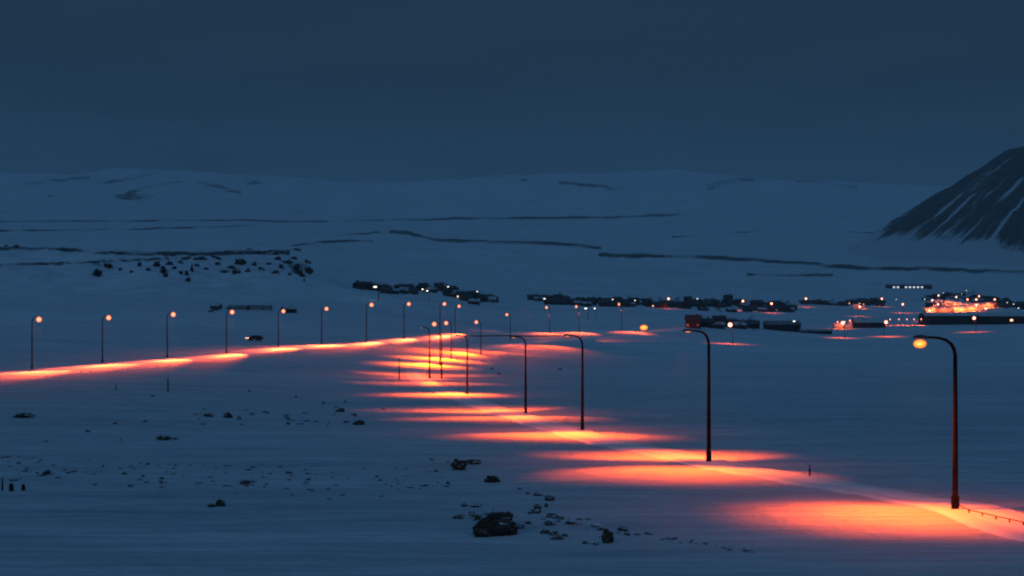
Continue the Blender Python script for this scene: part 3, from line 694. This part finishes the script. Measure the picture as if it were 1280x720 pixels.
# ---- village shrubs / birches
def tree_proto(h, cr, seed, n=170):
    r_ = random.Random(seed); root = empty('birch_tree', (0, 0, 0))
    bm = bmesh.new()
    segs = [((0, 0, -.3), (0.1, 0, h*.55), .14, .07)]
    tips = []
    for k in range(9):
        a = r_.uniform(0, 6.28); z0 = h*r_.uniform(.2, .5); L = cr*r_.uniform(.6, 1.1)
        tip = (math.cos(a)*L, math.sin(a)*L, z0+h*r_.uniform(.25, .5)); tips.append(tip); segs.append(((0.05, 0, z0), tip, .05, .02))
    for a, b, r0, r1 in segs:
        a = Vector(a); b = Vector(b); d = (b-a).normalized(); u = d.orthogonal().normalized(); v = d.cross(u)
        A = [bm.verts.new(a+(u*math.cos(t)+v*math.sin(t))*r0) for t in (0, 1.57, 3.14, 4.71)]
        B = [bm.verts.new(b+(u*math.cos(t)+v*math.sin(t))*r1) for t in (0, 1.57, 3.14, 4.71)]
        for k in range(4): bm.faces.new((A[k], A[(k+1) % 4], B[(k+1) % 4], B[k]))
    me = bpy.data.meshes.new('trunk'); bm.to_mesh(me); bm.free(); link('trunk', me, M['bark'], root)
    bm = bmesh.new()
    for k in range(n):
        t = Vector(r_.choice(tips)); c = t*r_.uniform(.55, 1.05)+Vector([r_.gauss(0, cr*.22) for _ in range(3)])
        if c.z < .3: c.z = .3
        s = r_.uniform(.12, .34); u = Vector([r_.gauss(0, 1) for _ in range(3)]).normalized(); v = u.orthogonal().normalized()
        bm.faces.new([bm.verts.new(c+u*s), bm.verts.new(c+v*s*.8), bm.verts.new(c-u*s*.7), bm.verts.new(c-v*s)])
    me = bpy.data.meshes.new('crown'); bm.to_mesh(me); bm.free(); link('crown', me, M['crown'], root)
    return root
TP = [tree_proto(5.2, 2.6, 1), tree_proto(3.6, 2.3, 2), tree_proto(6.5, 2.4, 3)]
def cluster(pl, pr, top, bot, nh, nt, group, lh, lt, seed, protos=None):
    r_ = random.Random(seed); protos = protos or HP
    for k in range(nh+nt):
        house = k < nh
        n = nh if house else nt; kk = k if house else k-nh
        px = pl + (pr-pl)*((kk+r_.uniform(.1, .9))/n); f = (px-pl)/(pr-pl)
        t = np.interp(f, *top); b = np.interp(f, *bot)
        py = r_.uniform(t+5, b) if house else r_.uniform(t+4, b)
        if py < t: py = b
        x, y, zz = at(px, py)
        if house:
            i = r_.choices(range(len(protos)), [5, 3, 3, 2.2][:len(protos)])[0]
            if r_.random() < .25:
                put(HPsnow[0], x, y, zz, r_.choice([0, .3]), 'dark low house with a snow-covered roof '+lh[0].split('dark roof ')[1], 'house', group[0], .9); continue
            put(protos[i], x, y, zz, r_.choice([0, 0, .15, -.2, 1.57, .4]), lh[min(i, len(lh)-1)], 'house', group[0], r_.uniform(.9, 1.15))
        else:
            put(TP[k % 3], x, y, zz, r_.uniform(0, 6.28), lt, 'tree', group[1], r_.uniform(.8, 1.25))
H3 = lambda w: ['small dark low house with a dark roof '+w, 'dark two-storey house with a dark roof '+w, 'long dark reddish house without a chimney '+w, 'dark reddish house with one lit window '+w]
cluster(445, 575, ([0, .15, .5, 1], [354, 356, 357, 357]), ([0, .2, .6, 1], [361, 366, 370, 372]), 26, 42, ('houses of the upper hamlet', 'bare trees of the upper hamlet'), H3('in the upper hamlet'), 'bare dark birch in the upper hamlet', 11)
cluster(566, 622, ([0, .4, 1], [360, 365, 372]), ([0, .5, 1], [374, 381, 380]), 11, 16, ('houses at the hamlet edge', 'bare trees at the hamlet edge'), H3('at the hamlet edge behind the bend'), 'bare dark birch at the hamlet edge behind the bend', 12)
cluster(665, 860, ([0, .1, .4, 1], [372, 369, 373, 374]), ([0, .15, 1], [374, 383, 386]), 40, 60, ('houses of the village band', 'bare trees of the village band'), H3('in the long village band'), 'bare dark birch in the long village band', 13)
cluster(855, 992, ([0, .3, .7, 1], [373, 371, 375, 377]), ([0, .3, 1], [388, 391, 390]), 40, 46, ('houses at the thick end of the village band', 'bare trees at the thick end of the band'), H3('at the thick end of the village band'), 'bare dark birch at the thick end of the village band', 14)
cluster(995, 1060, ([0, 1], [374, 378]), ([0, 1], [380, 382]), 6, 12, ('houses past the village band', 'bare trees past the band'), H3('past the end of the village band'), 'bare dark birch past the end of the village band', 15)
cluster(862, 945, ([0, .5, 1], [404, 402, 404]), ([0, 1], [411, 415]), 7, 18, ('outlying houses below the village', 'bare trees below the village'), H3('on the open snow below the village'), 'bare dark birch on the open snow below the village', 16)
cluster(1060, 1106, ([0, 1], [375, 371]), ([0, 1], [381, 384]), 10, 16, ('houses on the small hill', 'bare trees on the small hill'), H3('on the small hill of houses'), 'bare dark birch on the small hill of houses', 17)
cluster(1156, 1262, ([0, .4, 1], [368, 362, 372]), ([0, 1], [377, 380]), 26, 22, ('houses of the lit quarter', 'bare trees of the lit quarter'), H3('in the lit quarter under the mountain'), 'bare dark birch in the lit quarter under the mountain', 18)
cluster(1158, 1180, ([0, 1], [377, 380]), ([0, 1], [387, 387]), 4, 5, ('houses of the lit quarter', 'bare trees of the lit quarter'), H3('in the lit quarter under the mountain'), 'bare dark birch in the lit quarter under the mountain', 19)
cluster(1232, 1290, ([0, 1], [374, 378]), ([0, 1], [386, 388]), 8, 10, ('houses of the lit quarter', 'bare trees of the lit quarter'), H3('in the lit quarter under the mountain'), 'bare dark birch in the lit quarter under the mountain', 20)

def big(name, pl, pr, py, h0, h1, d, wall, roof, label, cat, **kw):
    x, y, zz = at((pl+pr)/2, py); w = (pr-pl)/F*y
    p = house_proto(name, w, d, h0, h1, wall, roof, **kw); hused.add(p.name)
    p.location = (x, y+d/2, zz-.1); tag(p, label, cat); return p
big('warehouse', 1157, 1222, 406, 7.0, 9.6, 22, 'wall_dark', 'roof_snow', 'long dark warehouse with snowy roof below the orange street, nearest the lone orange lamp', 'warehouse', wz=2.2, wh=1.6, ww=2.2, lit=[3], nwin=6, chim=False)
big('warehouse', 1225, 1330, 405, 6.2, 8.8, 22, 'wall_red', 'roof_snow', 'long dark reddish warehouse running out of the picture under a snowy roof', 'warehouse', wz=2.2, wh=1.6, ww=2.2, lit=[4, 9], nwin=11, chim=False)
big('shed', 1069, 1107, 410, 4.2, 7.6, 14, 'wall_dark', 'roof_snow', 'long dark shed with snowy roof standing alone on the snow', 'shed', nwin=0, chim=False)
big('barn', 958, 1001, 414, 4.4, 7.0, 13, 'wall_dark', 'roof_dark', 'wide dark barn with dark pitched roof below the village', 'barn', nwin=0, chim=False)
big('shed', 1001, 1040, 417, 1.6, 2.8, 9, 'wall_dark', 'roof_dark', 'very low dark shed beside the wide barn', 'shed', nwin=0, chim=False, door=False)
big('school_building', 1110, 1165, 361, 6.0, 8.4, 18, 'wall_dark', 'roof_dark', 'long dark building with a row of white lit windows high above the village', 'building', nwin=11, lit=[1, 2, 4, 5, 6, 7, 8], litmat='lit_white', chim=False, door=False, wz=1.5, wh=2.6, ww=3.6)
x, y, zz = at(613, 378); put(HPsnow[1], x, y, zz, .1, 'pale house with snowy roof at the edge of the hamlet behind the bend', 'house', 'pale houses')
x, y, zz = at(474, 361); put(HPsnow[1], x, y, zz, .1, 'pale house with snowy roof near the start of the hamlet high behind the straight road', 'house', 'pale houses', 1.1)
x, y, zz = at(725, 385)
big('barn', 284, 337, 388, .9, 2.1, 6, 'roof_snow', 'roof_dark', 'long low pale barn with a thin dark roof behind the straight road', 'barn', nwin=0, chim=False)
x, y, zz = at(361, 391); put(HPsnow[0], x, y, zz, .5, 'small dark hut beside a lamp behind the long low barn', 'hut', None, .6)
x, y, zz = at(270, 386); put(copy_tree(HPsnow[0]), x, y, zz, -.3, 'small snow-covered hut on the slope above the straight road', 'hut', None, .45)
x, y, zz = at(808, 417)
gl = place_lamp(protoG, x, y, zz, 3.3, 0, 'low road lamp with a large orange glow standing alone before the village band', 'low road lamps', sc=1)
pool(gl, 1.25, .60, 806, y-16, 15, 7, 9000, .9, SODL); strip(gl, 1.25, 1.5, 838, 900, (806, 852), (866, 945), 50, 6, 110000, SODL)  # added lights hung above the low lamp to light snow and road

# low wall between the two roads, snow caught on top
def barrier(pl, pr, py, h, label):
    n = 60; pts = []
    for k in range(n+1):
        px = pl+(pr-pl)*k/n; x, y, zz = at(px, py+.3*math.sin(k*.2)); pts.append((x, y, zz))
    bm = bmesh.new(); rows = []
    for k, (x, y, zz) in enumerate(pts):
        hh = h*(.9+.15*math.sin(k*1.7)*math.sin(k*.6))
        rows.append([bm.verts.new(v) for v in ((x, y-.3, zz-1), (x, y-.25, zz+hh), (x, y+.25, zz+hh), (x, y+.3, zz-1))])
    for a, b in zip(rows, rows[1:]):
        for k in range(3): bm.faces.new((a[k], a[k+1], b[k+1], b[k]))
    bm.faces.new(rows[0]); bm.faces.new(rows[-1][::-1]); bmesh.ops.recalc_face_normals(bm, faces=bm.faces)
    me = bpy.data.meshes.new('boundary_wall'); bm.to_mesh(me); bm.free()
    tag(link('boundary_wall', me, M['barrier']), label, 'low wall')
barrier(566, 716, 420.5, .5, 'long low dark wall between the two roads beyond the bend')

# ------------------------------------------------------------------ car behind the straight road
def make_car():
    r = empty('car', (0, 0, 0))
    bm = bmesh.new()
    side = [(-2.1, .35), (2.1, .35), (2.15, .75), (1.9, .95), (1.1, 1.02), (.5, 1.45), (-1.2, 1.48), (-1.9, 1.05), (-2.15, .95)]
    a = [bm.verts.new((p[0], -.85 if p[1] < 1.1 else -.7, p[1])) for p in side]; b = [bm.verts.new((p[0], .85 if p[1] < 1.1 else .7, p[1])) for p in side]
    n = len(side)
    for k in range(n): bm.faces.new((a[k], a[(k+1) % n], b[(k+1) % n], b[k]))
    bm.faces.new(a[::-1]); bm.faces.new(b); bmesh.ops.recalc_face_normals(bm, faces=bm.faces)
    me = bpy.data.meshes.new('body'); bm.to_mesh(me); bm.free(); link('body', me, M['car'], r)
    for x in (-1.3, 1.3):
        for y in (-.8, .8):
            w = link('wheel', tube_mesh('tyre', [(x, y-.1, .33), (x, y+.1, .33)], [.33, .33], 18), M['rubber'], r)
            link('rim', tube_mesh('rim', [(x, y-.12, .33), (x, y+.12, .33)], [.18, .18], 12), M['housing'], w)
    for y in (-.6, .6):
        link('headlight', ell_mesh('headlight', (2.1, y, .72), (.12, .2, .12)), M['head_light'], r)
        link('tail_light', ell_mesh('tail_light', (-2.12, y, .8), (.08, .18, .1)), M['tail_light'], r)
    for s_ in (-1, 1):
        link('side_window', boxes_mesh('side_window', [(-1.1, s_*.775-.02, 1.1, .5, s_*.775+.02, 1.38)]), M['glass'], r)
    return r
c = make_car(); x, y, zz = at(318, 426); c.location = (x, y, zz); c.rotation_euler = (0, 0, R(215)); c.scale = (1.1,)*3
tag(c, 'dark car with its lights on, parked on the snow behind the straight road', 'car')

# ------------------------------------------------------------------ small posts
def post_proto(h, r):
    root = empty('marker_post', (0, 0, 0))
    link('post', tube_mesh('post', [(0, 0, -.2), (0, 0, h*.5), (0, 0, h)], [r*1.1, r, r*.9], 8), M['post'], root)
    link('reflector', boxes_mesh('reflector', [(-r*1.1, -r*1.25, h*.8, r*1.1, -r*.8, h*.9)]), M['wall_pale'], root)
    return root
PPs = post_proto(1.2, .06)
PT = [(1211, 643.5), (1228, 647.5), (1245, 651.5), (1262, 655.5), (1279, 659.5)]
rail = empty('cable_rail', (0, 0, 0)); pts = []
for px, py in PT+[(1300, 664.5), (1325, 670)]:
    x, y, zz = at(px, py); pts.append((x, y, zz))
x, y, zz = P(1198, 88.3); pts.insert(0, (x, y, zz))
rail.location = pts[0]; o0 = Vector(pts[0])
n = 0
L_ = 0
for (a, b) in zip(pts, pts[1:]):
    a = Vector(a)-o0; b = Vector(b)-o0; m = max(1, int((b-a).length/1.0))
    for k in range(m):
        p = a.lerp(b, k/m); link('post', tube_mesh('post', [tuple(p+Vector((0, 0, -.2))), tuple(p+Vector((0, 0, .3)))], [.05, .045], 6), M['post'], rail)
cab = [tuple(Vector(p)-o0+Vector((0, 0, .27))) for p in pts]
link('cable', tube_mesh('cable', cab, [.03]*len(cab), 6), M['post'], rail)
tag(rail, 'low dark cable rail running along the road edge from the nearest lamp', 'rail')
for px, py, h, lab in ((499, 475, 4.6, 'short dark post standing in the light stripes at the bend'), (210, 490, 2.3, 'thin pale marker post on the snow below the straight road, nearer the third lamp'), (145, 488, 1.2, 'short marker post on the snow below the second lamp of the straight road'),
                       (1012, 596, .9, 'small marker post glinting at the edge of the double light pool'), (861, 410, 4.5, 'thin post where the lit road ends at the outlying houses'),
                       (3, 613, .9, 'thin stub of a fence post at the picture edge beside two thick stumps')):
    x, y, zz = at(px, py); c = put(PPs, x, y, zz, 0, lab, 'post', None); c.scale = (1.1+.8*(h > 2), 1.1+.8*(h > 2), h/1.2)
def stump():
    root = empty('fence_stump', (0, 0, 0))
    link('stump', tube_mesh('stump', [(0, 0, -.2), (0.02, 0, .25), (0, 0, .5), (.02, .01, .62)], [.17, .16, .13, .05], 9), M['post'], root)
    bm = bmesh.new(); bmesh.ops.create_icosphere(bm, subdivisions=2, radius=.13)
    for v in bm.verts: v.co.z = v.co.z*.3+.63
    me = bpy.data.meshes.new('snow_cap'); bm.to_mesh(me); bm.free(); link('snow_cap', me, M['roof_snow'], root)
    return root
st = stump()
x, y, zz = at(14, 614); put(st, x, y, zz, 0, 'thick dark fence stump in the snow, the larger of the pair', 'stump', None, 1.0)
x, y, zz = at(29, 613); put(st, x, y, zz, 1, 'thick dark fence stump in the snow, the smaller of the pair', 'stump', None, .85)

# ------------------------------------------------------------------ rocks
def rock_mesh(seed, flat, sub=4, rough=.5):
    bm = bmesh.new(); bmesh.ops.create_icosphere(bm, subdivisions=sub, radius=.5)
    off = Vector((seed*3.7, seed*1.3, 0))
    for v in bm.verts:
        d = v.co.normalized()
        f = 1+rough*.9*mnoise.noise(d*1.3+off)+rough*.55*mnoise.noise(d*3.1+off)+rough*.28*mnoise.noise(d*7+off)
        # facets
        c = mnoise.voronoi(d*2.2+off)[0]; f -= .35*(c[1]-c[0])*rough
        v.co = Vector((d.x*f*.5, d.y*f*.42, d.z*f*flat*.5))
    me = bpy.data.meshes.new('rock'); bm.to_mesh(me); bm.free(); return me
RM = [rock_mesh(i+1, .55+.12*(i % 3), 4, .55) for i in range(7)]
for m_ in RM: m_.materials.append(M['rock'])
RMF = [rock_mesh(i+21, .7, 3, .8) for i in range(4)]
for m_ in RMF: m_.materials.append(M['rockfar'])
RMB = [rock_mesh(i+41, .8, 4, .42) for i in range(4)]
for m_ in RMB: m_.materials.append(M['boulder'])
def rock(px, py, wpx, hpx, label, group, meshes=RM, cat='rock', name='rock'):
    x, y, zz = at(px, py)
    w = wpx/F*y*1.25; h = hpx/F*y*1.25
    i = rng.randrange(len(meshes)); me = meshes[i]
    o = link(name, me); dz = me.vertices; 
    o.scale = (w, w*rng.uniform(.7, 1.1), max(h, .2*w)*1.6); o.rotation_euler = (rng.uniform(-.15, .15), rng.uniform(-.25, .25), rng.uniform(0, 6.28) if wpx < 20 else 0.3)
    o.location = (x, y, zz+h*.22); tag(o, label, cat, group); return o
# heather / dead shrub clump: many thin blades
def tuft_mesh(seed, n=150):
    r_ = random.Random(seed); bm = bmesh.new()
    for k in range(n):
        a = r_.uniform(0, 6.28); rr_ = .5*math.sqrt(r_.random()); b = Vector((math.cos(a)*rr_, math.sin(a)*rr_, -.05))
        lean = Vector((math.cos(a)*r_.uniform(0, .35), math.sin(a)*r_.uniform(0, .35), r_.uniform(.2, .6)*(1-rr_)))
        u = Vector((r_.uniform(-1, 1), r_.uniform(-1, 1), 0)).normalized()*.022
        v = [bm.verts.new(b-u), bm.verts.new(b+u), bm.verts.new(b+lean*.6+u*.7), bm.verts.new(b+lean)]
        bm.faces.new(v)
    me = bpy.data.meshes.new('tuft'); bm.to_mesh(me); bm.free(); me.materials.append(M['tuft']); return me
TU = [tuft_mesh(i) for i in range(3)]
def tuft(px, py, wpx, hpx, label, group):
    x, y, zz = at(px, py); w = wpx/F*y*1.2; h = hpx/F*y*1.6
    o = link('heather_clump', rng.choice(TU)); o.scale = (w, w*.8, h); o.rotation_euler = (0, 0, rng.uniform(0, 6.28)); o.location = (x, y, zz); tag(o, label, 'shrub', group)
bigrocks = [
 (619, 668, 44, 32, 'largest brown boulder in the snow, rounded and half buried'),
 (603, 671, 18, 14, 'angular rock leaning against the foot of the largest boulder'),
 (634, 668, 22, 18, 'jagged rock joined to the far flank of the largest boulder'),
 (759, 678, 15, 20, 'upright dark boulder at the end of the rock chain past the largest boulder'),
 (574, 587, 18, 16, 'dark rock with a white snow patch, highest of the rocks beside the light pools'),
 (589, 580, 22, 7, 'flat slanting rock slab beside the snow-patched rock'),
 (616, 603, 16, 10, 'lone rounded rock between the snow-patched rock and the rock chain'),
 (425, 515, 10, 6, 'dark round rock just below the left ends of the light stripes'),
 (449, 531, 14, 7, 'wide dark rock at the lower left of the light stripes'),
 (30, 522, 20, 7, 'long dark ridge rock below the first lamp of the straight road'),
 (275, 633, 11, 10, 'pointed dark rock standing alone on the blank snow, with a small one beside it'),
 (264, 634, 9, 5, 'small rock at the foot of the pointed dark rock'),
 (58, 593, 9, 6, 'dark rock on the low ridge behind the two stumps'),
 (285, 522, 10, 8, 'tilted dark rock, larger of the two on the snow below the third and fourth lamps'),
 (261, 521, 10, 5, 'low dark rock, flatter of the two on the snow below the third and fourth lamps'),
 (210, 550, 22, 5, 'flat long rock alone between the two bands of scattered rocks'),
 (306, 605, 11, 6, 'slanted rock in the middle of the scattered band above the pointed rock'),
 (372, 342, 15, 11, 'large brown outcrop at the end of the snowy knoll'),
 (386, 342, 8, 8, 'dark outcrop stepping down from the large brown outcrop'),
]
for px, py, w, h, lab in bigrocks:
    rock(px, py, w, h*(.74 if py > 400 else 1), lab, None, RMB if py > 400 else RMF)
GN = 'rocks of the chain around the largest boulder'
ln = 'small dark rock in the chain of rocks around the largest boulder'
for px, py, w, h in ((580, 633, 8, 5), (595, 634, 10, 4), (573, 648, 10, 6), (590, 647, 10, 6), (597, 650, 7, 7), (650, 661, 10, 5), (672, 620, 10, 5), (687, 626, 10, 7), (672, 637, 10, 8), (668, 642, 12, 5), (683, 634, 5, 5), (690, 647, 12, 5),
                     (700, 649, 8, 4), (686, 657, 8, 6), (713, 655, 14, 6), (681, 667, 10, 6), (692, 669, 12, 5), (697, 674, 12, 5), (706, 671, 6, 4), (742, 658, 14, 4), (752, 662, 10, 5), (778, 663, 12, 6), (731, 680, 6, 5), (742, 681, 11, 4), (784, 668, 6, 3), (808, 667, 4, 2), (932, 689, 8, 4), (912, 688, 5, 2.5),
                     (660, 618, 6, 3), (650, 612, 5, 3), (560, 605, 4, 3), (545, 590, 5, 3), (560, 578, 4, 2), (540, 575, 5, 2), (660, 655, 7, 4), (725, 650, 6, 3)):
    rock(px, py, w, h, ln, GN)
def scatter(n, pl, pr, yt, yb, wl, wh, label, group, seed, kind='rock', meshes=RM):
    r_ = random.Random(seed)
    for k in range(n):
        px = r_.uniform(pl, pr); py = r_.uniform(yt(px), yb(px)); w = r_.uniform(wl, wh)**1
        if kind == 'rock': rock(px, py, w, w*r_.uniform(.35, .65), label, group, meshes)
        else: tuft(px, py, w, w*r_.uniform(.4, .7), label, group)
scatter(34, 0, 240, lambda p: 570+p*.03, lambda p: 592+p*.03, 1.5, 5, 'small dark stone in the scattered band behind the two stumps', 'stones behind the stumps', 31)
scatter(30, 200, 420, lambda p: 572+p*.04, lambda p: 600+p*.03, 1.5, 5, 'small dark stone in the scattered band above the pointed rock', 'stones above the pointed rock', 32)
scatter(22, 380, 560, lambda p: 590, lambda p: 615, 1.5, 4, 'small dark stone on the snow before the largest boulder', 'stones before the largest boulder', 33)
scatter(22, 235, 470, lambda p: 511, lambda p: 533, 2, 5, 'small dark stone on the snow left of the light stripes', 'stones left of the light stripes', 34)
scatter(9, 0, 200, lambda p: 495, lambda p: 555, 2, 6, 'small dark stone on the snow below the first lamps', 'stones below the first lamps', 35)
scatter(26, 560, 800, lambda p: 625+(p-560)*.13, lambda p: 650+(p-560)*.13, 3, 8, 'brown heather clump among the rocks around the largest boulder', 'heather around the largest boulder', 36, 'tuft')
scatter(14, 200, 420, lambda p: 580, lambda p: 625, 3, 6, 'brown heather clump in the snow above the pointed rock', 'heather above the pointed rock', 37, 'tuft')
scatter(8, 30, 120, lambda p: 585, lambda p: 598, 4, 8, 'brown heather clump behind the two stumps', 'heather behind the stumps', 38, 'tuft')
scatter(18, 770, 940, lambda p: 662+(p-770)*.15, lambda p: 668+(p-770)*.14, 2.5, 7, 'thin dry heather clump on the faint bank running past the rock chain', 'heather on the faint bank', 44, 'tuft')
scatter(12, 640, 940, lambda p: 640+(p-640)*.15, lambda p: 652+(p-640)*.13, 2, 4, 'small dark stone on the faint bank running past the rock chain', 'stones on the faint bank', 45)
scatter(26, 0, 430, lambda p: 566+p*.05, lambda p: 606+p*.04, 3, 9, 'thin dry heather clump in the scattered band of stones', 'heather in the band of stones', 41, 'tuft')
scatter(16, 380, 560, lambda p: 585, lambda p: 622, 3, 7, 'thin dry heather clump on the snow before the largest boulder', 'heather before the largest boulder', 42, 'tuft')
scatter(14, 240, 470, lambda p: 508, lambda p: 532, 3, 7, 'thin dry heather clump left of the light stripes', 'heather left of the light stripes', 43, 'tuft')
for px, py, w, h in ((122, 345, 9, 9), (136, 335, 8, 5), (175, 333, 5, 5), (196, 334, 8, 6), (204, 341, 8, 8), (207, 346, 5, 5), (212, 331, 6, 5), (235, 352, 5, 5), (233, 345, 4, 6), (240, 340, 3, 8), (150, 338, 4, 3), (165, 341, 4, 2), (185, 338, 5, 3), (218, 337, 5, 4), (226, 343, 4, 4), (246, 333, 6, 3), (258, 337, 5, 3), (272, 332, 7, 3), (310, 340, 6, 4), (326, 337, 6, 3), (336, 331, 5, 3), (347, 325, 8, 4), (366, 324, 8, 3), (384, 329, 6, 4), (378, 346, 6, 4), (362, 344, 5, 3), (216, 320, 8, 2), (240, 318, 8, 2), (285, 315, 8, 2), (312, 312, 8, 2), (370, 313, 8, 3), (280, 341, 12, 4), (295, 342, 10, 5), (302, 331, 10, 7), (290, 336, 7, 4), (318, 332, 5, 4),
                     (345, 342, 7, 5), (352, 336, 6, 5), (360, 330, 10, 5), (300, 318, 10, 3), (325, 317, 12, 4), (340, 318, 14, 5), (356, 318, 10, 4), (232, 324, 10, 3), (250, 325, 12, 3), (270, 323, 12, 3), (225, 329, 8, 3), (380, 352, 4, 3), (20, 309, 6, 3), (8, 308, 5, 2), (268, 388, 7, 3), (263, 390, 6, 2)):
    rock(px, py, w, h, 'dark rock outcrop breaking the snow on the knoll above the straight road', 'outcrops on the knoll', RMF)
for px, py in ((615, 462), (624, 468), (700, 462), (480, 512), (404, 505), (312, 490), (370, 497), (432, 503)):
    rock(px, py, 3.5, 2.5, 'tiny dark stone lying alone on the plain near the light stripes', 'lone stones on the plain')

# ------------------------------------------------------------------ haze
bm = bmesh.new(); bmesh.ops.create_cube(bm, size=1)
zb, zt = -14., 2100.
for v in bm.verts: v.co = Vector((v.co.x*62000, v.co.y*17300+8300, (zb+zt)/2+v.co.z*(zt-zb)))
me = bpy.data.meshes.new('haze'); bm.to_mesh(me); bm.free()
m = bpy.data.materials.new('haze_air'); m.use_nodes = True; N = m.node_tree.nodes; N.remove(N['Principled BSDF'])
pv = N.new('ShaderNodeVolumePrincipled'); pv.inputs['Color'].default_value = (.72, .82, .88, 1); pv.inputs['Density'].default_value = 5.5e-5; pv.inputs['Anisotropy'].default_value = 0.
m.node_tree.links.new(pv.outputs[0], N['Material Output'].inputs['Volume'])
hz = link('haze', me, m); tag(hz, 'dusk haze that swallows the far hills', 'haze', kind='stuff')

# ------------------------------------------------------------------ world + sun
w = bpy.data.worlds.new('World'); S.world = w; w.use_nodes = True; N = w.node_tree.nodes; L = w.node_tree.links
SUN_EL, SUN_ROT = 6, 205
sky = N.new('ShaderNodeTexSky'); sky.sky_type = 'NISHITA'; sky.sun_disc = False; sky.sun_elevation = R(SUN_EL); sky.sun_rotation = R(SUN_ROT)
bg = N['Background']; bg.inputs[1].default_value = .05
tc = N.new('ShaderNodeTexCoord'); sp = N.new('ShaderNodeSeparateXYZ'); L.new(tc.outputs['Generated'], sp.inputs[0])
cn = N.new('ShaderNodeTexNoise'); cn.inputs['Scale'].default_value = 2.2; cn.inputs['Detail'].default_value = 5
mp = N.new('ShaderNodeMapping'); mp.inputs['Scale'].default_value = (1, 1, 5); L.new(tc.outputs['Generated'], mp.inputs[0]); L.new(mp.outputs[0], cn.inputs['Vector'])
ma = N.new('ShaderNodeMath'); ma.operation = 'MULTIPLY_ADD'; L.new(cn.outputs['Fac'], ma.inputs[0]); ma.inputs[1].default_value = .05; L.new(sp.outputs['Z'], ma.inputs[2])
rp = N.new('ShaderNodeValToRGB'); cr = rp.color_ramp
cr.elements[0].position = 0.0; cr.elements[0].color = (.0100, .030, .060, 1)
cr.elements[1].position = 1; cr.elements[1].color = (.032, .106, .222, 1)
for p, c in ((.125, (.0112, .0350, .0700)), (.155, (.0102, .0270, .0520)), (.19, (.0092, .0185, .0330)), (.24, (.0115, .0225, .0390)), (.29, (.0135, .028, .049)), (.45, (.025, .080, .162))):
    el = cr.elements.new(p); el.color = (*c, 1)
cn2 = N.new('ShaderNodeTexNoise'); cn2.inputs['Scale'].default_value = 5; cn2.inputs['Detail'].default_value = 7; cn2.inputs['Roughness'].default_value = .55
mp2 = N.new('ShaderNodeMapping'); mp2.inputs['Scale'].default_value = (1, 1, 7); mp2.inputs['Rotation'].default_value = (0, R(4), 0); L.new(tc.outputs['Generated'], mp2.inputs[0]); L.new(mp2.outputs[0], cn2.inputs['Vector'])
L.new(ma.outputs[0], rp.inputs[0])
bg2 = N.new('ShaderNodeBackground'); cl = N.new('ShaderNodeMapRange'); cl.inputs[1].default_value = .25; cl.inputs[2].default_value = .75; cl.inputs[3].default_value = .70; cl.inputs[4].default_value = 1.30; L.new(cn2.outputs['Fac'], cl.inputs[0])
vm = N.new('ShaderNodeVectorMath'); vm.operation = 'SCALE'; L.new(rp.outputs[0], vm.inputs[0]); L.new(cl.outputs[0], vm.inputs['Scale']); L.new(vm.outputs[0], bg2.inputs[0]); bg2.inputs[1].default_value = 1.
L.new(sky.outputs[0], bg.inputs[0])
mixs = N.new('ShaderNodeMixShader'); mixs.inputs[0].default_value = .985; L.new(bg.outputs[0], mixs.inputs[1]); L.new(bg2.outputs[0], mixs.inputs[2])
L.new(mixs.outputs[0], N['World Output'].inputs[0])
sl = bpy.data.lights.new('sun', 'SUN'); sl.energy = .17; sl.angle = R(14); sl.color = (.30, .62, 1.)
so = bpy.data.objects.new('sun', sl); COL.objects.link(so); so.rotation_euler = (R(72), 0, R(-40)); so.location = (0, 0, 60)
